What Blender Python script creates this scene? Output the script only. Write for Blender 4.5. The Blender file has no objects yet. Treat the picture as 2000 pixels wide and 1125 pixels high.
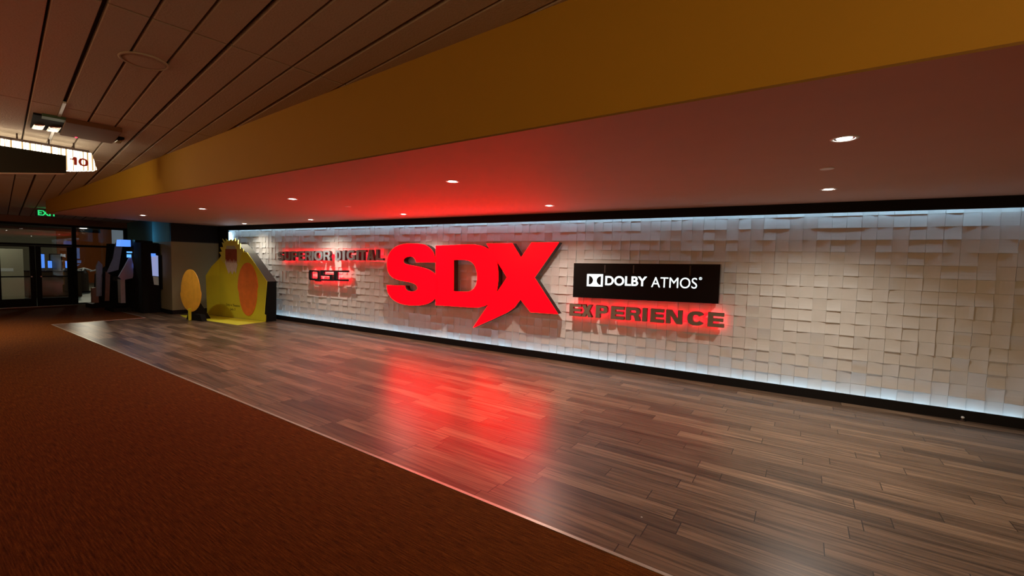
import bpy, math, random
from mathutils import Vector, Matrix

random.seed(11)
sc = bpy.context.scene
col = sc.collection

# ------------------------------------------------------------------ camera
def build_camera():
    cam = bpy.data.cameras.new('camera')
    o = bpy.data.objects.new('camera', cam)
    col.objects.link(o)
    yaw, pitch, roll = 0.5284, -0.0597, 0.0243
    fw = Vector((-math.sin(yaw) * math.cos(pitch), math.cos(yaw) * math.cos(pitch), math.sin(pitch)))
    rt = Vector((math.cos(yaw), math.sin(yaw), 0))
    up = rt.cross(fw)
    r2 = math.cos(roll) * rt + math.sin(roll) * up
    u2 = -math.sin(roll) * rt + math.cos(roll) * up
    m = Matrix((r2, u2, -fw)).transposed().to_4x4()
    m.translation = Vector((0, -6.968, 1.687))
    o.matrix_world = m
    cam.sensor_fit = 'HORIZONTAL'
    cam.sensor_width = 36.0
    cam.lens = 849.75 / 2000 * 36.0
    cam.clip_start = 0.05
    sc.camera = o
build_camera()

# ------------------------------------------------------------------ world, exposure, room light
w = bpy.data.worlds.new('world'); sc.world = w
w.use_nodes = True
w.node_tree.nodes['Background'].inputs['Color'].default_value = (1.0, 0.62, 0.36, 1)
w.node_tree.nodes['Background'].inputs['Strength'].default_value = 0.008
sc.view_settings.view_transform = 'Standard'
sc.view_settings.look = 'None'
sc.view_settings.gamma = 1.0
sc.view_settings.use_curve_mapping = False
sc.view_settings.exposure = 0.0

DL = math.radians(-3.4416)          # the hall runs 3.4 degrees off the sign wall
EX = Vector((math.cos(DL), math.sin(DL), 0)); EY = Vector((-math.sin(DL), math.cos(DL), 0))
def H(x, y, z=0.0):                  # hall coordinates to the world
    return EX * x + EY * y + Vector((0, 0, z))

def lamp(name, kind, loc, energy, color, size=0.1, rot=None, spot=None, blend=0.6, size_y=None):
    l = bpy.data.lights.new(name, kind)
    l.energy = energy; l.color = color
    if kind == 'AREA':
        l.size = size
        if size_y: l.shape = 'RECTANGLE'; l.size_y = size_y
    else:
        l.shadow_soft_size = size
    if kind == 'SPOT':
        l.spot_size = spot; l.spot_blend = blend
    o = bpy.data.objects.new(name, l); col.objects.link(o)
    o.location = loc
    if rot: o.rotation_euler = rot
    return o

# unseen lights behind and left of the viewpoint; the warm ones are added fill
lamp('hall_fill', 'POINT', H(-7.4, -8.9, 2.6), 100, (1.0, 0.72, 0.36), 0.22)
lamp('hall_fill', 'POINT', H(3.8, -7.4, 2.9), 150, (1.0, 0.74, 0.36), 0.22)
lamp('hall_fill', 'SPOT', H(-13.2, -6.9, 2.70), 330, (1.0, 0.70, 0.34), 0.15, None, math.radians(118), 0.8)
lamp('hall_fill', 'POINT', H(2.2, -8.8, 1.9), 50, (1.0, 0.74, 0.38), 0.22)
lamp('neon_lamp', 'POINT', H(-5.0, -8.0, 2.60), 11, (1.0, 0.10, 0.03), 0.2)

# ------------------------------------------------------------------ materials
def mat(name, color, rough=0.6, metal=0.0, emit=None, strength=0.0, spec=0.5, noise=0.0, nscale=20.0, bump=0.0):
    m = bpy.data.materials.new(name); m.use_nodes = True
    nt = m.node_tree; b = nt.nodes['Principled BSDF']
    b.inputs['Base Color'].default_value = (*color, 1)
    b.inputs['Roughness'].default_value = rough
    b.inputs['Metallic'].default_value = metal
    b.inputs['Specular IOR Level'].default_value = spec
    if emit:
        b.inputs['Emission Color'].default_value = (*emit, 1)
        b.inputs['Emission Strength'].default_value = strength
    if noise or bump:
        tc = nt.nodes.new('ShaderNodeTexCoord')
        n = nt.nodes.new('ShaderNodeTexNoise'); n.inputs['Scale'].default_value = nscale; n.inputs['Detail'].default_value = 5
        nt.links.new(tc.outputs['Object'], n.inputs['Vector'])
        if noise:
            mx = nt.nodes.new('ShaderNodeMix'); mx.data_type = 'RGBA'
            mx.inputs['A'].default_value = (*[c * (1 - noise) for c in color], 1)
            mx.inputs['B'].default_value = (*[min(1, c * (1 + noise)) for c in color], 1)
            nt.links.new(n.outputs['Fac'], mx.inputs['Factor'])
            nt.links.new(mx.outputs['Result'], b.inputs['Base Color'])
        if bump:
            bp = nt.nodes.new('ShaderNodeBump'); bp.inputs['Strength'].default_value = bump; bp.inputs['Distance'].default_value = 0.01
            nt.links.new(n.outputs['Fac'], bp.inputs['Height'])
            nt.links.new(bp.outputs['Normal'], b.inputs['Normal'])
    return m

def nmath(nt, op, a, b=None):
    n = nt.nodes.new('ShaderNodeMath'); n.operation = op
    for i, v in enumerate((a, b)):
        if v is None: continue
        if isinstance(v, (int, float)): n.inputs[i].default_value = v
        else: nt.links.new(v, n.inputs[i])
    return n.outputs[0]

def ramp(nt, fac, stops):
    r = nt.nodes.new('ShaderNodeValToRGB')
    while len(r.color_ramp.elements) < len(stops): r.color_ramp.elements.new(0.5)
    for e, (p, c) in zip(r.color_ramp.elements, stops):
        e.position = p; e.color = (*c, 1)
    nt.links.new(fac, r.inputs['Fac'])
    return r.outputs['Color']

def wood_material():
    m = bpy.data.materials.new('dark_wood_planks'); m.use_nodes = True
    nt = m.node_tree; b = nt.nodes['Principled BSDF']
    tc = nt.nodes.new('ShaderNodeTexCoord'); sp = nt.nodes.new('ShaderNodeSeparateXYZ')
    nt.links.new(tc.outputs['Object'], sp.inputs[0])
    W, L = 0.152, 1.05
    v = nmath(nt, 'DIVIDE', nmath(nt, 'ADD', sp.outputs['Y'], 0.058), W)
    row = nmath(nt, 'FLOOR', v)
    wn = nt.nodes.new('ShaderNodeTexWhiteNoise'); wn.noise_dimensions = '1D'
    nt.links.new(row, wn.inputs['W'])
    u = nmath(nt, 'DIVIDE', nmath(nt, 'ADD', sp.outputs['X'], nmath(nt, 'MULTIPLY', wn.outputs['Value'], 7.3)), L)
    cl = nmath(nt, 'FLOOR', u)
    cmb = nt.nodes.new('ShaderNodeCombineXYZ'); nt.links.new(row, cmb.inputs[0]); nt.links.new(cl, cmb.inputs[1])
    wp = nt.nodes.new('ShaderNodeTexWhiteNoise'); wp.noise_dimensions = '2D'
    nt.links.new(cmb.outputs[0], wp.inputs['Vector'])
    # grain, stretched along the plank and shifted per plank
    gv = nt.nodes.new('ShaderNodeCombineXYZ')
    nt.links.new(nmath(nt, 'MULTIPLY', sp.outputs['X'], 1.6), gv.inputs[0])
    nt.links.new(nmath(nt, 'MULTIPLY', sp.outputs['Y'], 38.0), gv.inputs[1])
    nt.links.new(nmath(nt, 'MULTIPLY', wp.outputs['Value'], 60.0), gv.inputs[2])
    g = nt.nodes.new('ShaderNodeTexNoise'); g.inputs['Scale'].default_value = 1.0; g.inputs['Detail'].default_value = 6; g.inputs['Distortion'].default_value = 0.6
    nt.links.new(gv.outputs[0], g.inputs['Vector'])
    base = ramp(nt, wp.outputs['Value'], [(0, (0.090, 0.057, 0.036)), (0.35, (0.145, 0.092, 0.057)), (0.7, (0.195, 0.127, 0.080)), (1, (0.25, 0.165, 0.104))])
    gr = ramp(nt, g.outputs['Fac'], [(0.32, (0.38, 0.36, 0.35)), (0.5, (0.95, 0.95, 0.95)), (0.68, (1.45, 1.42, 1.38))])
    mx = nt.nodes.new('ShaderNodeMix'); mx.data_type = 'RGBA'; mx.blend_type = 'MULTIPLY'; mx.inputs['Factor'].default_value = 1.0
    nt.links.new(base, mx.inputs['A']); nt.links.new(gr, mx.inputs['B'])
    fv = nmath(nt, 'FRACT', v); fu = nmath(nt, 'FRACT', u)
    ev = nmath(nt, 'MINIMUM', fv, nmath(nt, 'SUBTRACT', 1.0, fv))
    eu = nmath(nt, 'MINIMUM', fu, nmath(nt, 'SUBTRACT', 1.0, fu))
    gap = nmath(nt, 'MAXIMUM', nmath(nt, 'LESS_THAN', ev, 0.012), nmath(nt, 'LESS_THAN', eu, 0.0028))
    mg = nt.nodes.new('ShaderNodeMix'); mg.data_type = 'RGBA'
    nt.links.new(gap, mg.inputs['Factor']); nt.links.new(mx.outputs['Result'], mg.inputs['A']); mg.inputs['B'].default_value = (0.022, 0.014, 0.010, 1)
    nt.links.new(mg.outputs['Result'], b.inputs['Base Color'])
    rr = nmath(nt, 'ADD', nmath(nt, 'MULTIPLY', g.outputs['Fac'], 0.16), 0.25)
    nt.links.new(rr, b.inputs['Roughness'])
    b.inputs['Specular IOR Level'].default_value = 0.6
    hgt = nmath(nt, 'SUBTRACT', nmath(nt, 'MULTIPLY', g.outputs['Fac'], 0.25), gap)
    bp = nt.nodes.new('ShaderNodeBump'); bp.inputs['Strength'].default_value = 0.25; bp.inputs['Distance'].default_value = 0.003
    nt.links.new(hgt, bp.inputs['Height']); nt.links.new(bp.outputs['Normal'], b.inputs['Normal'])
    return m

def carpet_material():
    m = bpy.data.materials.new('rust_brown_carpet'); m.use_nodes = True
    nt = m.node_tree; b = nt.nodes['Principled BSDF']
    tc = nt.nodes.new('ShaderNodeTexCoord'); mp = nt.nodes.new('ShaderNodeMapping')
    mp.inputs['Scale'].default_value = (7.0, 120.0, 1.0)
    nt.links.new(tc.outputs['Object'], mp.inputs['Vector'])
    n = nt.nodes.new('ShaderNodeTexNoise'); n.inputs['Scale'].default_value = 1.0; n.inputs['Detail'].default_value = 5; n.inputs['Roughness'].default_value = 0.65
    nt.links.new(mp.outputs['Vector'], n.inputs['Vector'])
    n2 = nt.nodes.new('ShaderNodeTexNoise'); n2.inputs['Scale'].default_value = 160; n2.inputs['Detail'].default_value = 2
    nt.links.new(tc.outputs['Object'], n2.inputs['Vector'])
    c = ramp(nt, n.outputs['Fac'], [(0.34, (0.062, 0.016, 0.002)), (0.5, (0.120, 0.034, 0.004)), (0.66, (0.195, 0.062, 0.008))])
    c2 = ramp(nt, n2.outputs['Fac'], [(0.35, (0.78, 0.78, 0.78)), (0.65, (1.18, 1.18, 1.18))])
    mx = nt.nodes.new('ShaderNodeMix'); mx.data_type = 'RGBA'; mx.blend_type = 'MULTIPLY'; mx.inputs['Factor'].default_value = 0.8
    nt.links.new(c, mx.inputs['A']); nt.links.new(c2, mx.inputs['B'])
    nt.links.new(mx.outputs['Result'], b.inputs['Base Color'])
    b.inputs['Roughness'].default_value = 0.95; b.inputs['Specular IOR Level'].default_value = 0.15
    bp = nt.nodes.new('ShaderNodeBump'); bp.inputs['Strength'].default_value = 0.5; bp.inputs['Distance'].default_value = 0.006
    nt.links.new(n2.outputs['Fac'], bp.inputs['Height']); nt.links.new(bp.outputs['Normal'], b.inputs['Normal'])
    return m

def glass_material():
    m = bpy.data.materials.new('window_glass'); m.use_nodes = True
    nt = m.node_tree; nt.nodes.remove(nt.nodes['Principled BSDF'])
    out = nt.nodes['Material Output']
    t = nt.nodes.new('ShaderNodeBsdfTransparent'); t.inputs['Color'].default_value = (0.90, 0.93, 0.92, 1)
    g = nt.nodes.new('ShaderNodeBsdfGlossy'); g.inputs['Roughness'].default_value = 0.0
    f = nt.nodes.new('ShaderNodeFresnel'); f.inputs['IOR'].default_value = 1.7
    mx = nt.nodes.new('ShaderNodeMixShader')
    nt.links.new(f.outputs[0], mx.inputs['Fac']); nt.links.new(t.outputs[0], mx.inputs[1]); nt.links.new(g.outputs[0], mx.inputs[2])
    nt.links.new(mx.outputs[0], out.inputs['Surface'])
    return m

def light_panel_material():
    # ribbed backlit plastic: pale stripes of differing brightness across the sign
    m = bpy.data.materials.new('ribbed_light_panel'); m.use_nodes = True
    nt = m.node_tree; b = nt.nodes['Principled BSDF']
    tc = nt.nodes.new('ShaderNodeTexCoord'); sp = nt.nodes.new('ShaderNodeSeparateXYZ')
    nt.links.new(tc.outputs['Object'], sp.inputs[0])
    n = nt.nodes.new('ShaderNodeTexNoise'); n.noise_dimensions = '1D'; n.inputs['Scale'].default_value = 1.0; n.inputs['Detail'].default_value = 2
    nt.links.new(nmath(nt, 'MULTIPLY', sp.outputs['Y'], 46.0), n.inputs['W'])
    c = ramp(nt, n.outputs['Fac'], [(0.38, (0.07, 0.045, 0.018)), (0.44, (0.13, 0.10, 0.052)), (0.54, (1.0, 0.88, 0.68))])
    nt.links.new(c, b.inputs['Emission Color']); b.inputs['Emission Strength'].default_value = 8.0
    b.inputs['Base Color'].default_value = (0.5, 0.45, 0.35, 1)
    return m

M = dict(
    wood=wood_material(), carpet=carpet_material(), glass=glass_material(), panel=light_panel_material(),
    tile=mat('matte_relief_tile', (0.65, 0.63, 0.585), 0.75, noise=0.08, nscale=6, spec=0.3),
    black=mat('black_paint', (0.007, 0.006, 0.006), 0.6, noise=0.2, nscale=12, spec=0.2),
    black_matte=mat('matte_black', (0.006, 0.006, 0.006), 0.85, spec=0.2),
    soffit=mat('tan_brown_soffit_paint', (0.56, 0.29, 0.185), 0.7, noise=0.04, nscale=3, bump=0.03),
    fascia=mat('ochre_fascia_paint', (0.46, 0.235, 0.010), 0.75, noise=0.04, nscale=4, bump=0.02),
    ceiling=mat('textured_ceiling_tile', (0.52, 0.43, 0.33), 0.9, noise=0.10, nscale=70, bump=0.5, spec=0.2),
    groove=mat('ceiling_groove', (0.05, 0.035, 0.025), 0.9),
    greybrown=mat('grey_brown_wall_paint', (0.23, 0.195, 0.11), 0.8, noise=0.06, nscale=5),
    teal_glow=mat('dark_paint_with_teal_glow', (0.10, 0.28, 0.32), 0.8, noise=0.05, nscale=5),  # blue glow of the game screens put into the colour of dark paint
    hallwall=mat('brown_wall_paint', (0.20, 0.10, 0.05), 0.85, noise=0.05, nscale=4),
    strip=mat('brushed_metal_strip', (0.62, 0.58, 0.50), 0.35, metal=0.6, noise=0.05, nscale=60),
    metal=mat('brushed_aluminium', (0.70, 0.70, 0.70), 0.3, metal=1.0, noise=0.05, nscale=80),
    frame=mat('black_door_frame', (0.006, 0.006, 0.006), 0.6, spec=0.12, noise=0.1, nscale=20),
    letter_can=mat('dark_bronze_letter_side', (0.050, 0.028, 0.020), 0.45, noise=0.1, nscale=30),
    letter_grey=mat('gunmetal_letter', (0.34, 0.37, 0.39), 0.45, metal=0.1, noise=0.12, nscale=40),
    letter_bronze=mat('bronze_letter', (0.21, 0.145, 0.095), 0.5, metal=0.1, noise=0.12, nscale=40),
    letter_black=mat('black_letter', (0.012, 0.012, 0.014), 0.45, noise=0.1, nscale=40),
    red_face=mat('red_lit_acrylic', (0.25, 0.0, 0.002), 0.3, spec=0.1, emit=(1.0, 0.0002, 0.0012), strength=9.0),
    red_trim=mat('red_trim_cap', (0.65, 0.02, 0.02), 0.3, emit=(1.0, 0.01, 0.02), strength=0.5),
    red_halo=mat('red_led_back', (0.3, 0.0, 0.0), 0.5, emit=(1.0, 0.002, 0.016), strength=8.5),
    led=mat('cool_white_led', (0.8, 0.9, 1.0), 0.5, emit=(0.44, 0.73, 1.0), strength=11),
    white_lit=mat('white_lit_letter', (0.8, 0.9, 0.9), 0.4, emit=(0.82, 0.97, 1.0), strength=1.6),
    boxblack=mat('glossy_black_acrylic', (0.006, 0.006, 0.006), 0.18, noise=0.1, nscale=3),
    seam=mat('brown_seam_strip', (0.035, 0.022, 0.016), 0.5),
    lens=mat('downlight_lens', (1, 1, 1), 0.4, emit=(1.0, 0.93, 0.82), strength=14.0),
    ring=mat('white_trim_ring', (0.88, 0.84, 0.80), 0.4, noise=0.03, nscale=40),
    reflector=mat('polished_reflector', (0.85, 0.85, 0.88), 0.15, metal=1.0),
    digit=mat('dark_red_numeral', (0.20, 0.012, 0.004), 0.5, emit=(0.30, 0.016, 0.004), strength=0.45),
    dark_green=mat('dark_green_black_panel', (0.010, 0.016, 0.009), 0.3, noise=0.3, nscale=4),
    exit_box=mat('dark_exit_housing', (0.01, 0.02, 0.014), 0.5),
    exit_lit=mat('green_lit_letter', (0.02, 0.4, 0.15), 0.5, emit=(0.02, 0.60, 0.16), strength=1.1),
    yellow=mat('yellow_card', (0.66, 0.62, 0.03), 0.55, noise=0.04, nscale=6),
    yellow_dull=mat('pale_yellow_green_card', (0.62, 0.62, 0.12), 0.55, noise=0.06, nscale=6),
    orange=mat('orange_print', (0.80, 0.20, 0.035), 0.5, noise=0.25, nscale=5),
    amber=mat('amber_print', (0.80, 0.38, 0.03), 0.5, noise=0.30, nscale=6),
    navy=mat('navy_print', (0.03, 0.035, 0.20), 0.5, noise=0.1, nscale=10),
    maroon=mat('maroon_print', (0.26, 0.055, 0.03), 0.5, noise=0.35, nscale=9),
    greyprint=mat('grey_print', (0.40, 0.42, 0.42), 0.5, noise=0.1, nscale=10),
    burst=mat('white_pink_print', (0.70, 0.62, 0.62), 0.5, noise=0.25, nscale=14),
    ink=mat('dark_ink', (0.05, 0.045, 0.01), 0.6),
    card_grey=mat('grey_card', (0.10, 0.10, 0.085), 0.8, spec=0.2, noise=0.08, nscale=8),
    card_black=mat('black_card', (0.006, 0.006, 0.005), 0.8, spec=0.15),
    blue_lit=mat('blue_lit_plastic', (0.05, 0.15, 0.5), 0.4, emit=(0.10, 0.30, 1.0), strength=1.1),
    cyan_lit=mat('cyan_lit_plastic', (0.05, 0.3, 0.6), 0.4, emit=(0.12, 0.42, 1.0), strength=1.3),
    violet=mat('pale_violet_plastic', (0.33, 0.30, 0.58), 0.4, noise=0.1, nscale=8),
    pale=mat('pale_plastic', (0.34, 0.35, 0.46), 0.4, noise=0.2, nscale=9),
    pink=mat('salmon_plastic', (0.30, 0.15, 0.12), 0.5, noise=0.3, nscale=12),
    screen=mat('lit_screen', (0.3, 0.35, 0.5), 0.3, emit=(0.32, 0.40, 0.75), strength=0.7),
    screen_low=mat('dim_panel', (0.35, 0.36, 0.33), 0.4, emit=(0.3, 0.32, 0.28), strength=0.12),
    lobby_floor=mat('lobby_floor_tile', (0.30, 0.31, 0.24), 0.5, noise=0.1, nscale=3),
    lobby_pale=mat('pale_entry_tile', (0.62, 0.66, 0.55), 0.5, noise=0.06, nscale=4),
    lobby_orange=mat('burnt_orange_paint', (0.48, 0.125, 0.02), 0.8, noise=0.08, nscale=3),
    lobby_grey=mat('grey_green_paint', (0.33, 0.33, 0.24), 0.8, noise=0.06, nscale=3),
    lobby_blue=mat('pale_blue_grey_paint', (0.42, 0.46, 0.56), 0.8, noise=0.05, nscale=3),
    beige=mat('beige_panel', (0.46, 0.42, 0.30), 0.7, noise=0.06, nscale=4),
    darkwood=mat('dark_brown_counter', (0.07, 0.04, 0.02), 0.5, noise=0.2, nscale=8),
    whitepl=mat('white_plastic', (0.72, 0.74, 0.72), 0.4, noise=0.04, nscale=12),
    chrome=mat('chrome_reflector', (0.9, 0.86, 0.80), 0.12, metal=1.0, bump=1.0, nscale=18, noise=0.05),
    green=mat('green_plastic', (0.05, 0.14, 0.06), 0.5),
    redled=mat('red_indicator', (0.8, 0.02, 0.05), 0.4, emit=(1.0, 0.05, 0.12), strength=2.0),
    tbar_shine=mat('tbar_sign_reflection', (0.70, 0.66, 0.60), 0.35, metal=0.3),
)

# ------------------------------------------------------------------ mesh helpers
class MB:
    def __init__(s): s.v = []; s.f = []
    def box(s, x0, x1, y0, y1, z0, z1):
        n = len(s.v)
        s.v += [(x, y, z) for z in (z0, z1) for y in (y0, y1) for x in (x0, x1)]
        s.f += [tuple(n + i for i in q) for q in ((0, 2, 3, 1), (4, 5, 7, 6), (0, 1, 5, 4), (2, 6, 7, 3), (0, 4, 6, 2), (1, 3, 7, 5))]
        return s
    def prism(s, pts, axis, a, b):
        """extrude a 2-D outline between a and b along axis ('x','y','z')"""
        n = len(s.v); k = len(pts)
        for t in (a, b):
            for p, q in pts:
                s.v.append({'x': (t, p, q), 'y': (p, t, q), 'z': (p, q, t)}[axis])
        s.f.append(tuple(range(n, n + k))); s.f.append(tuple(reversed(range(n + k, n + 2 * k))))
        for i in range(k):
            j = (i + 1) % k
            s.f.append((n + i, n + k + i, n + k + j, n + j))
        return s
    def lathe(s, prof, cx=0, cy=0, seg=28, close=False):
        n = len(s.v); k = len(prof)
        for i in range(seg):
            a = 2 * math.pi * i / seg
            for r, z in prof: s.v.append((cx + r * math.cos(a), cy + r * math.sin(a), z))
        for i in range(seg):
            j = (i + 1) % seg
            for t in range(k - 1):
                s.f.append((n + i * k + t, n + j * k + t, n + j * k + t + 1, n + i * k + t + 1))
        return s
    def tube(s, p, q, r, seg=10, r2=None):
        p = Vector(p); q = Vector(q); r2 = r if r2 is None else r2
        d = (q - p).normalized(); a = d.orthogonal().normalized(); b = d.cross(a)
        n = len(s.v)
        for c, rr in ((p, r), (q, r2)):
            for i in range(seg):
                t = 2 * math.pi * i / seg
                s.v.append(tuple(c + a * rr * math.cos(t) + b * rr * math.sin(t)))
        for i in range(seg):
            j = (i + 1) % seg
            s.f.append((n + i, n + j, n + seg + j, n + seg + i))
        s.f.append(tuple(reversed(range(n, n + seg)))); s.f.append(tuple(range(n + seg, n + 2 * seg)))
        return s
    def build(s, name, m, parent=None, bevel=0.0, smooth=False, hall=False):
        me = bpy.data.meshes.new(name); me.from_pydata(s.v, [], s.f)
        import bmesh
        bm = bmesh.new(); bm.from_mesh(me)
        bmesh.ops.recalc_face_normals(bm, faces=bm.faces)
        if bevel: bmesh.ops.bevel(bm, geom=bm.edges[:], offset=bevel, segments=2, affect='EDGES', clamp_overlap=True)
        bm.to_mesh(me); bm.free()
        return link(name, me, m, parent, smooth, hall)

def link(name, me, m, parent=None, smooth=False, hall=False):
    me.materials.clear()
    me.materials.append(M[m] if isinstance(m, str) else m)
    if smooth:
        for p in me.polygons: p.use_smooth = True
        me.update()
    o = bpy.data.objects.new(name, me); col.objects.link(o)
    if parent: o.parent = parent
    if hall: o.rotation_euler.z = DL
    return o

def empty(name, loc=(0, 0, 0), rz=0.0):
    o = bpy.data.objects.new(name, None); col.objects.link(o)
    o.location = loc; o.rotation_euler.z = rz; o.empty_display_size = 0.1
    return o
def tag(o, label, cat, group=None):
    o['label'] = label; o['category'] = cat
    if group: o['group'] = group
    return o
def struct(o): o['kind'] = 'structure'; return o

def curve_mesh(loops, depth, upright=True, y_front=0.0):
    """fill closed 2-D loops (holes by even-odd), give them thickness; upright: x,z plane with its front at y_front, body behind it"""
    cu = bpy.data.curves.new('outline', 'CURVE'); cu.dimensions = '2D'; cu.fill_mode = 'BOTH'; cu.extrude = depth / 2
    for lp in loops:
        sp = cu.splines.new('POLY'); sp.points.add(len(lp) - 1)
        for p, (a, b) in zip(sp.points, lp): p.co = (a, b, 0, 1)
        sp.use_cyclic_u = True
    ob = bpy.data.objects.new('outline', cu)
    me = bpy.data.meshes.new_from_object(ob)
    bpy.data.objects.remove(ob); bpy.data.curves.remove(cu)
    if upright: me.transform(Matrix(((1, 0, 0, 0), (0, 0, -1, y_front + depth / 2), (0, 1, 0, 0), (0, 0, 0, 1))))
    return me

def smooth_loop(pts, corner=52, sub=6):
    n = len(pts); out = []
    def ang(i):
        a = Vector(pts[i]) - Vector(pts[i - 1]); b = Vector(pts[(i + 1) % n]) - Vector(pts[i])
        return math.degrees(abs(a.angle_signed(b)))
    cor = [ang(i) > corner for i in range(n)]
    for i in range(n):
        p1 = Vector(pts[i]); p2 = Vector(pts[(i + 1) % n])
        p0 = Vector(pts[i - 1]); p3 = Vector(pts[(i + 2) % n])
        if cor[i]: p0 = p1 * 2 - p2 if not cor[(i + 1) % n] else p1
        if cor[(i + 1) % n]: p3 = p2 * 2 - p1 if not cor[i] else p2
        out.append(tuple(p1))
        if cor[i] and cor[(i + 1) % n]: continue
        for k in range(1, sub):
            t = k / sub
            q = 0.5 * (2 * p1 + (p2 - p0) * t + (2 * p0 - 5 * p1 + 4 * p2 - p3) * t * t + (3 * p1 - p0 - 3 * p2 + p3) * t ** 3)
            out.append(tuple(q))
    return out

def text_mesh(s, depth, offset=0.0, res=6):
    cu = bpy.data.curves.new('lettering', 'FONT'); cu.body = s; cu.size = 1.0
    cu.extrude = 0.01; cu.offset = offset; cu.resolution_u = res; cu.fill_mode = 'BOTH'
    ob = bpy.data.objects.new('lettering', cu)
    me = bpy.data.meshes.new_from_object(ob)
    bpy.data.objects.remove(ob); bpy.data.curves.remove(cu)
    return me

def fit_text(s, x0, x1, z0, z1, y_front, depth, offset=0.0, shear=0.0, zx=0.0, gap_scale=None):
    """lettering scaled into a box of the x,z plane (front at y_front); zx is the rise per metre of x"""
    me = text_mesh(s, depth, offset)
    xs = [v.co.x for v in me.vertices]; ys = [v.co.y for v in me.vertices]
    ax, bx, ay, by = min(xs), max(xs), min(ys), max(ys)
    for v in me.vertices:
        x = x0 + (v.co.x - ax) / (bx - ax) * (x1 - x0)
        z = z0 + (v.co.y - ay) / (by - ay) * (z1 - z0)
        y = y_front if v.co.z > 0 else y_front + depth
        v.co = (x + shear * (z - z0), y, z + zx * (x - x0))
    return me

# ================================================================== SETTING
ZS = 2.538           # soffit height
HF = -4.531          # fascia plane (hall y)
DOOR = -18.7         # door wall (hall x)
def ceil_z(hx): return 3.295 + 0.0325 * hx

# floor: base slab, wood, carpet
fl = MB().box(-30, 6, -10, 8, -0.12, -0.012)
struct(fl.build('floor', 'darkwood', hall=True))
WL = -13.80
wd = MB().prism([(WL, -4.56), (5.6, -4.56), (5.6, 1.2), (-18.66, 1.2), (-18.66, -2.86), (WL, -2.86)], 'z', -0.02, 0.0)
struct(wd.build('floor_wood', 'wood', hall=True))
cp = MB().prism([(DOOR + 0.02, -9.6), (5.6, -9.6), (5.6, -4.585), (WL - 0.025, -4.585), (WL - 0.025, -2.885), (DOOR + 0.02, -2.885)], 'z', -0.02, 0.002)
struct(cp.build('floor_carpet', 'carpet', hall=True))
ts = MB()
ts.box(WL - 0.025, 5.6, -4.585, -4.56, -0.01, 0.005)
ts.box(WL - 0.025, WL, -4.56, -2.86, -0.01, 0.005)
ts.box(-17.2, WL - 0.025, -2.885, -2.86, -0.01, 0.005)
struct(ts.build('trim_1', 'strip', hall=True))

# relief tile wall
def tile_wall():
    ts, tx, z0 = 0.15249, -0.2200, 1.916 - 13 * 0.15249
    v, f = [], []
    rnd = random.Random(5)
    N = 5
    for i in range(-92, 30):
        for j in range(0, 18):
            xa, za = tx + i * ts, z0 + j * ts
            if xa < -14.2: continue
            g = 0.0015
            xa += g; za += g; s = ts - 2 * g
            d = rnd.choice(['b', 'b', 'b', 'b', 'r', 'r', 'l', 'b', 't', 'r'])
            lo = 0.003 + rnd.random() * 0.003; hi = lo + 0.012 + rnd.random() * 0.010
            lean = (rnd.random() - 0.5) * 0.008
            n = len(v)
            for b in range(N):
                for a in range(N):
                    s1, t1 = a / (N - 1), b / (N - 1)
                    k = {'b': 1 - t1, 't': t1, 'r': s1, 'l': 1 - s1}[d]
                    c = {'b': s1, 't': s1, 'r': t1, 'l': t1}[d]
                    h = lo + (hi - lo) * k ** 2.0 + lean * (c - 0.5) * (0.4 + k) - 0.003 * 4 * c * (1 - c) * k
                    v.append((xa + s * s1, -max(h, 0.001), za + s * t1))
            for b in range(N - 1):
                for a in range(N - 1):
                    q = n + b * N + a
                    f.append((q, q + 1, q + N + 1, q + N))
            ring = [n + a for a in range(N)] + [n + b * N + N - 1 for b in range(1, N)] + [n + (N - 1) * N + a for a in range(N - 2, -1, -1)] + [n + b * N for b in range(N - 2, 0, -1)]
            m = len(v)
            for r in ring: v.append((v[r][0], 0.0, v[r][2]))
            L = len(ring)
            for r in range(L):
                f.append((ring[r], m + r, m + (r + 1) % L, ring[(r + 1) % L]))
    mb = MB(); mb.v = v; mb.f = f
    mb.box(-14.25, 4.36, 0.0, 0.06, -0.01, 2.66)
    me = bpy.data.meshes.new('wall_back'); me.from_pydata(mb.v, [], mb.f)
    return struct(link('wall_back', me, 'tile'))
tile_wall()

# black trim over, under and beside the tiles, with the light strips hidden behind
tb = MB().box(-14.2, 4.3, -0.14, -0.118, 2.406, ZS - 0.002)
tb.box(-14.2, 4.3, -0.118, 0.0, 2.515, ZS - 0.002)
struct(tb.build('trim_2', 'black'))
struct(MB().box(-14.2, -13.64, -0.135, -0.115, 0, 2.406).build('trim_3', 'black'))
bb = MB(); xx = -13.64
while xx < 4.3:
    bb.box(xx + 0.0001, min(xx + 2.42, 4.3) - 0.0001, -0.12, -0.10, 0.0, 0.118); xx += 2.42
struct(bb.build('baseboard_back', 'black', bevel=0.0015))
def led(name, label, mb):
    return tag(mb.build(name, 'led'), label, 'light strip', 'cool white light strips behind the black trim')
led('light_strip', 'cool white light strip tucked behind the black trim along the top of the tile wall', MB().box(-14.0, 4.25, -0.112, -0.085, 2.475, 2.485))
led('light_strip', 'cool white light strip tucked behind the baseboard under the tile wall', MB().box(-13.6, 4.25, -0.085, -0.055, 0.035, 0.045))
led('light_strip', 'short upright light strip beside the left end of the tile wall', MB().box(-13.70, -13.67, -0.085, -0.05, 0.15, 2.36))

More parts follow.
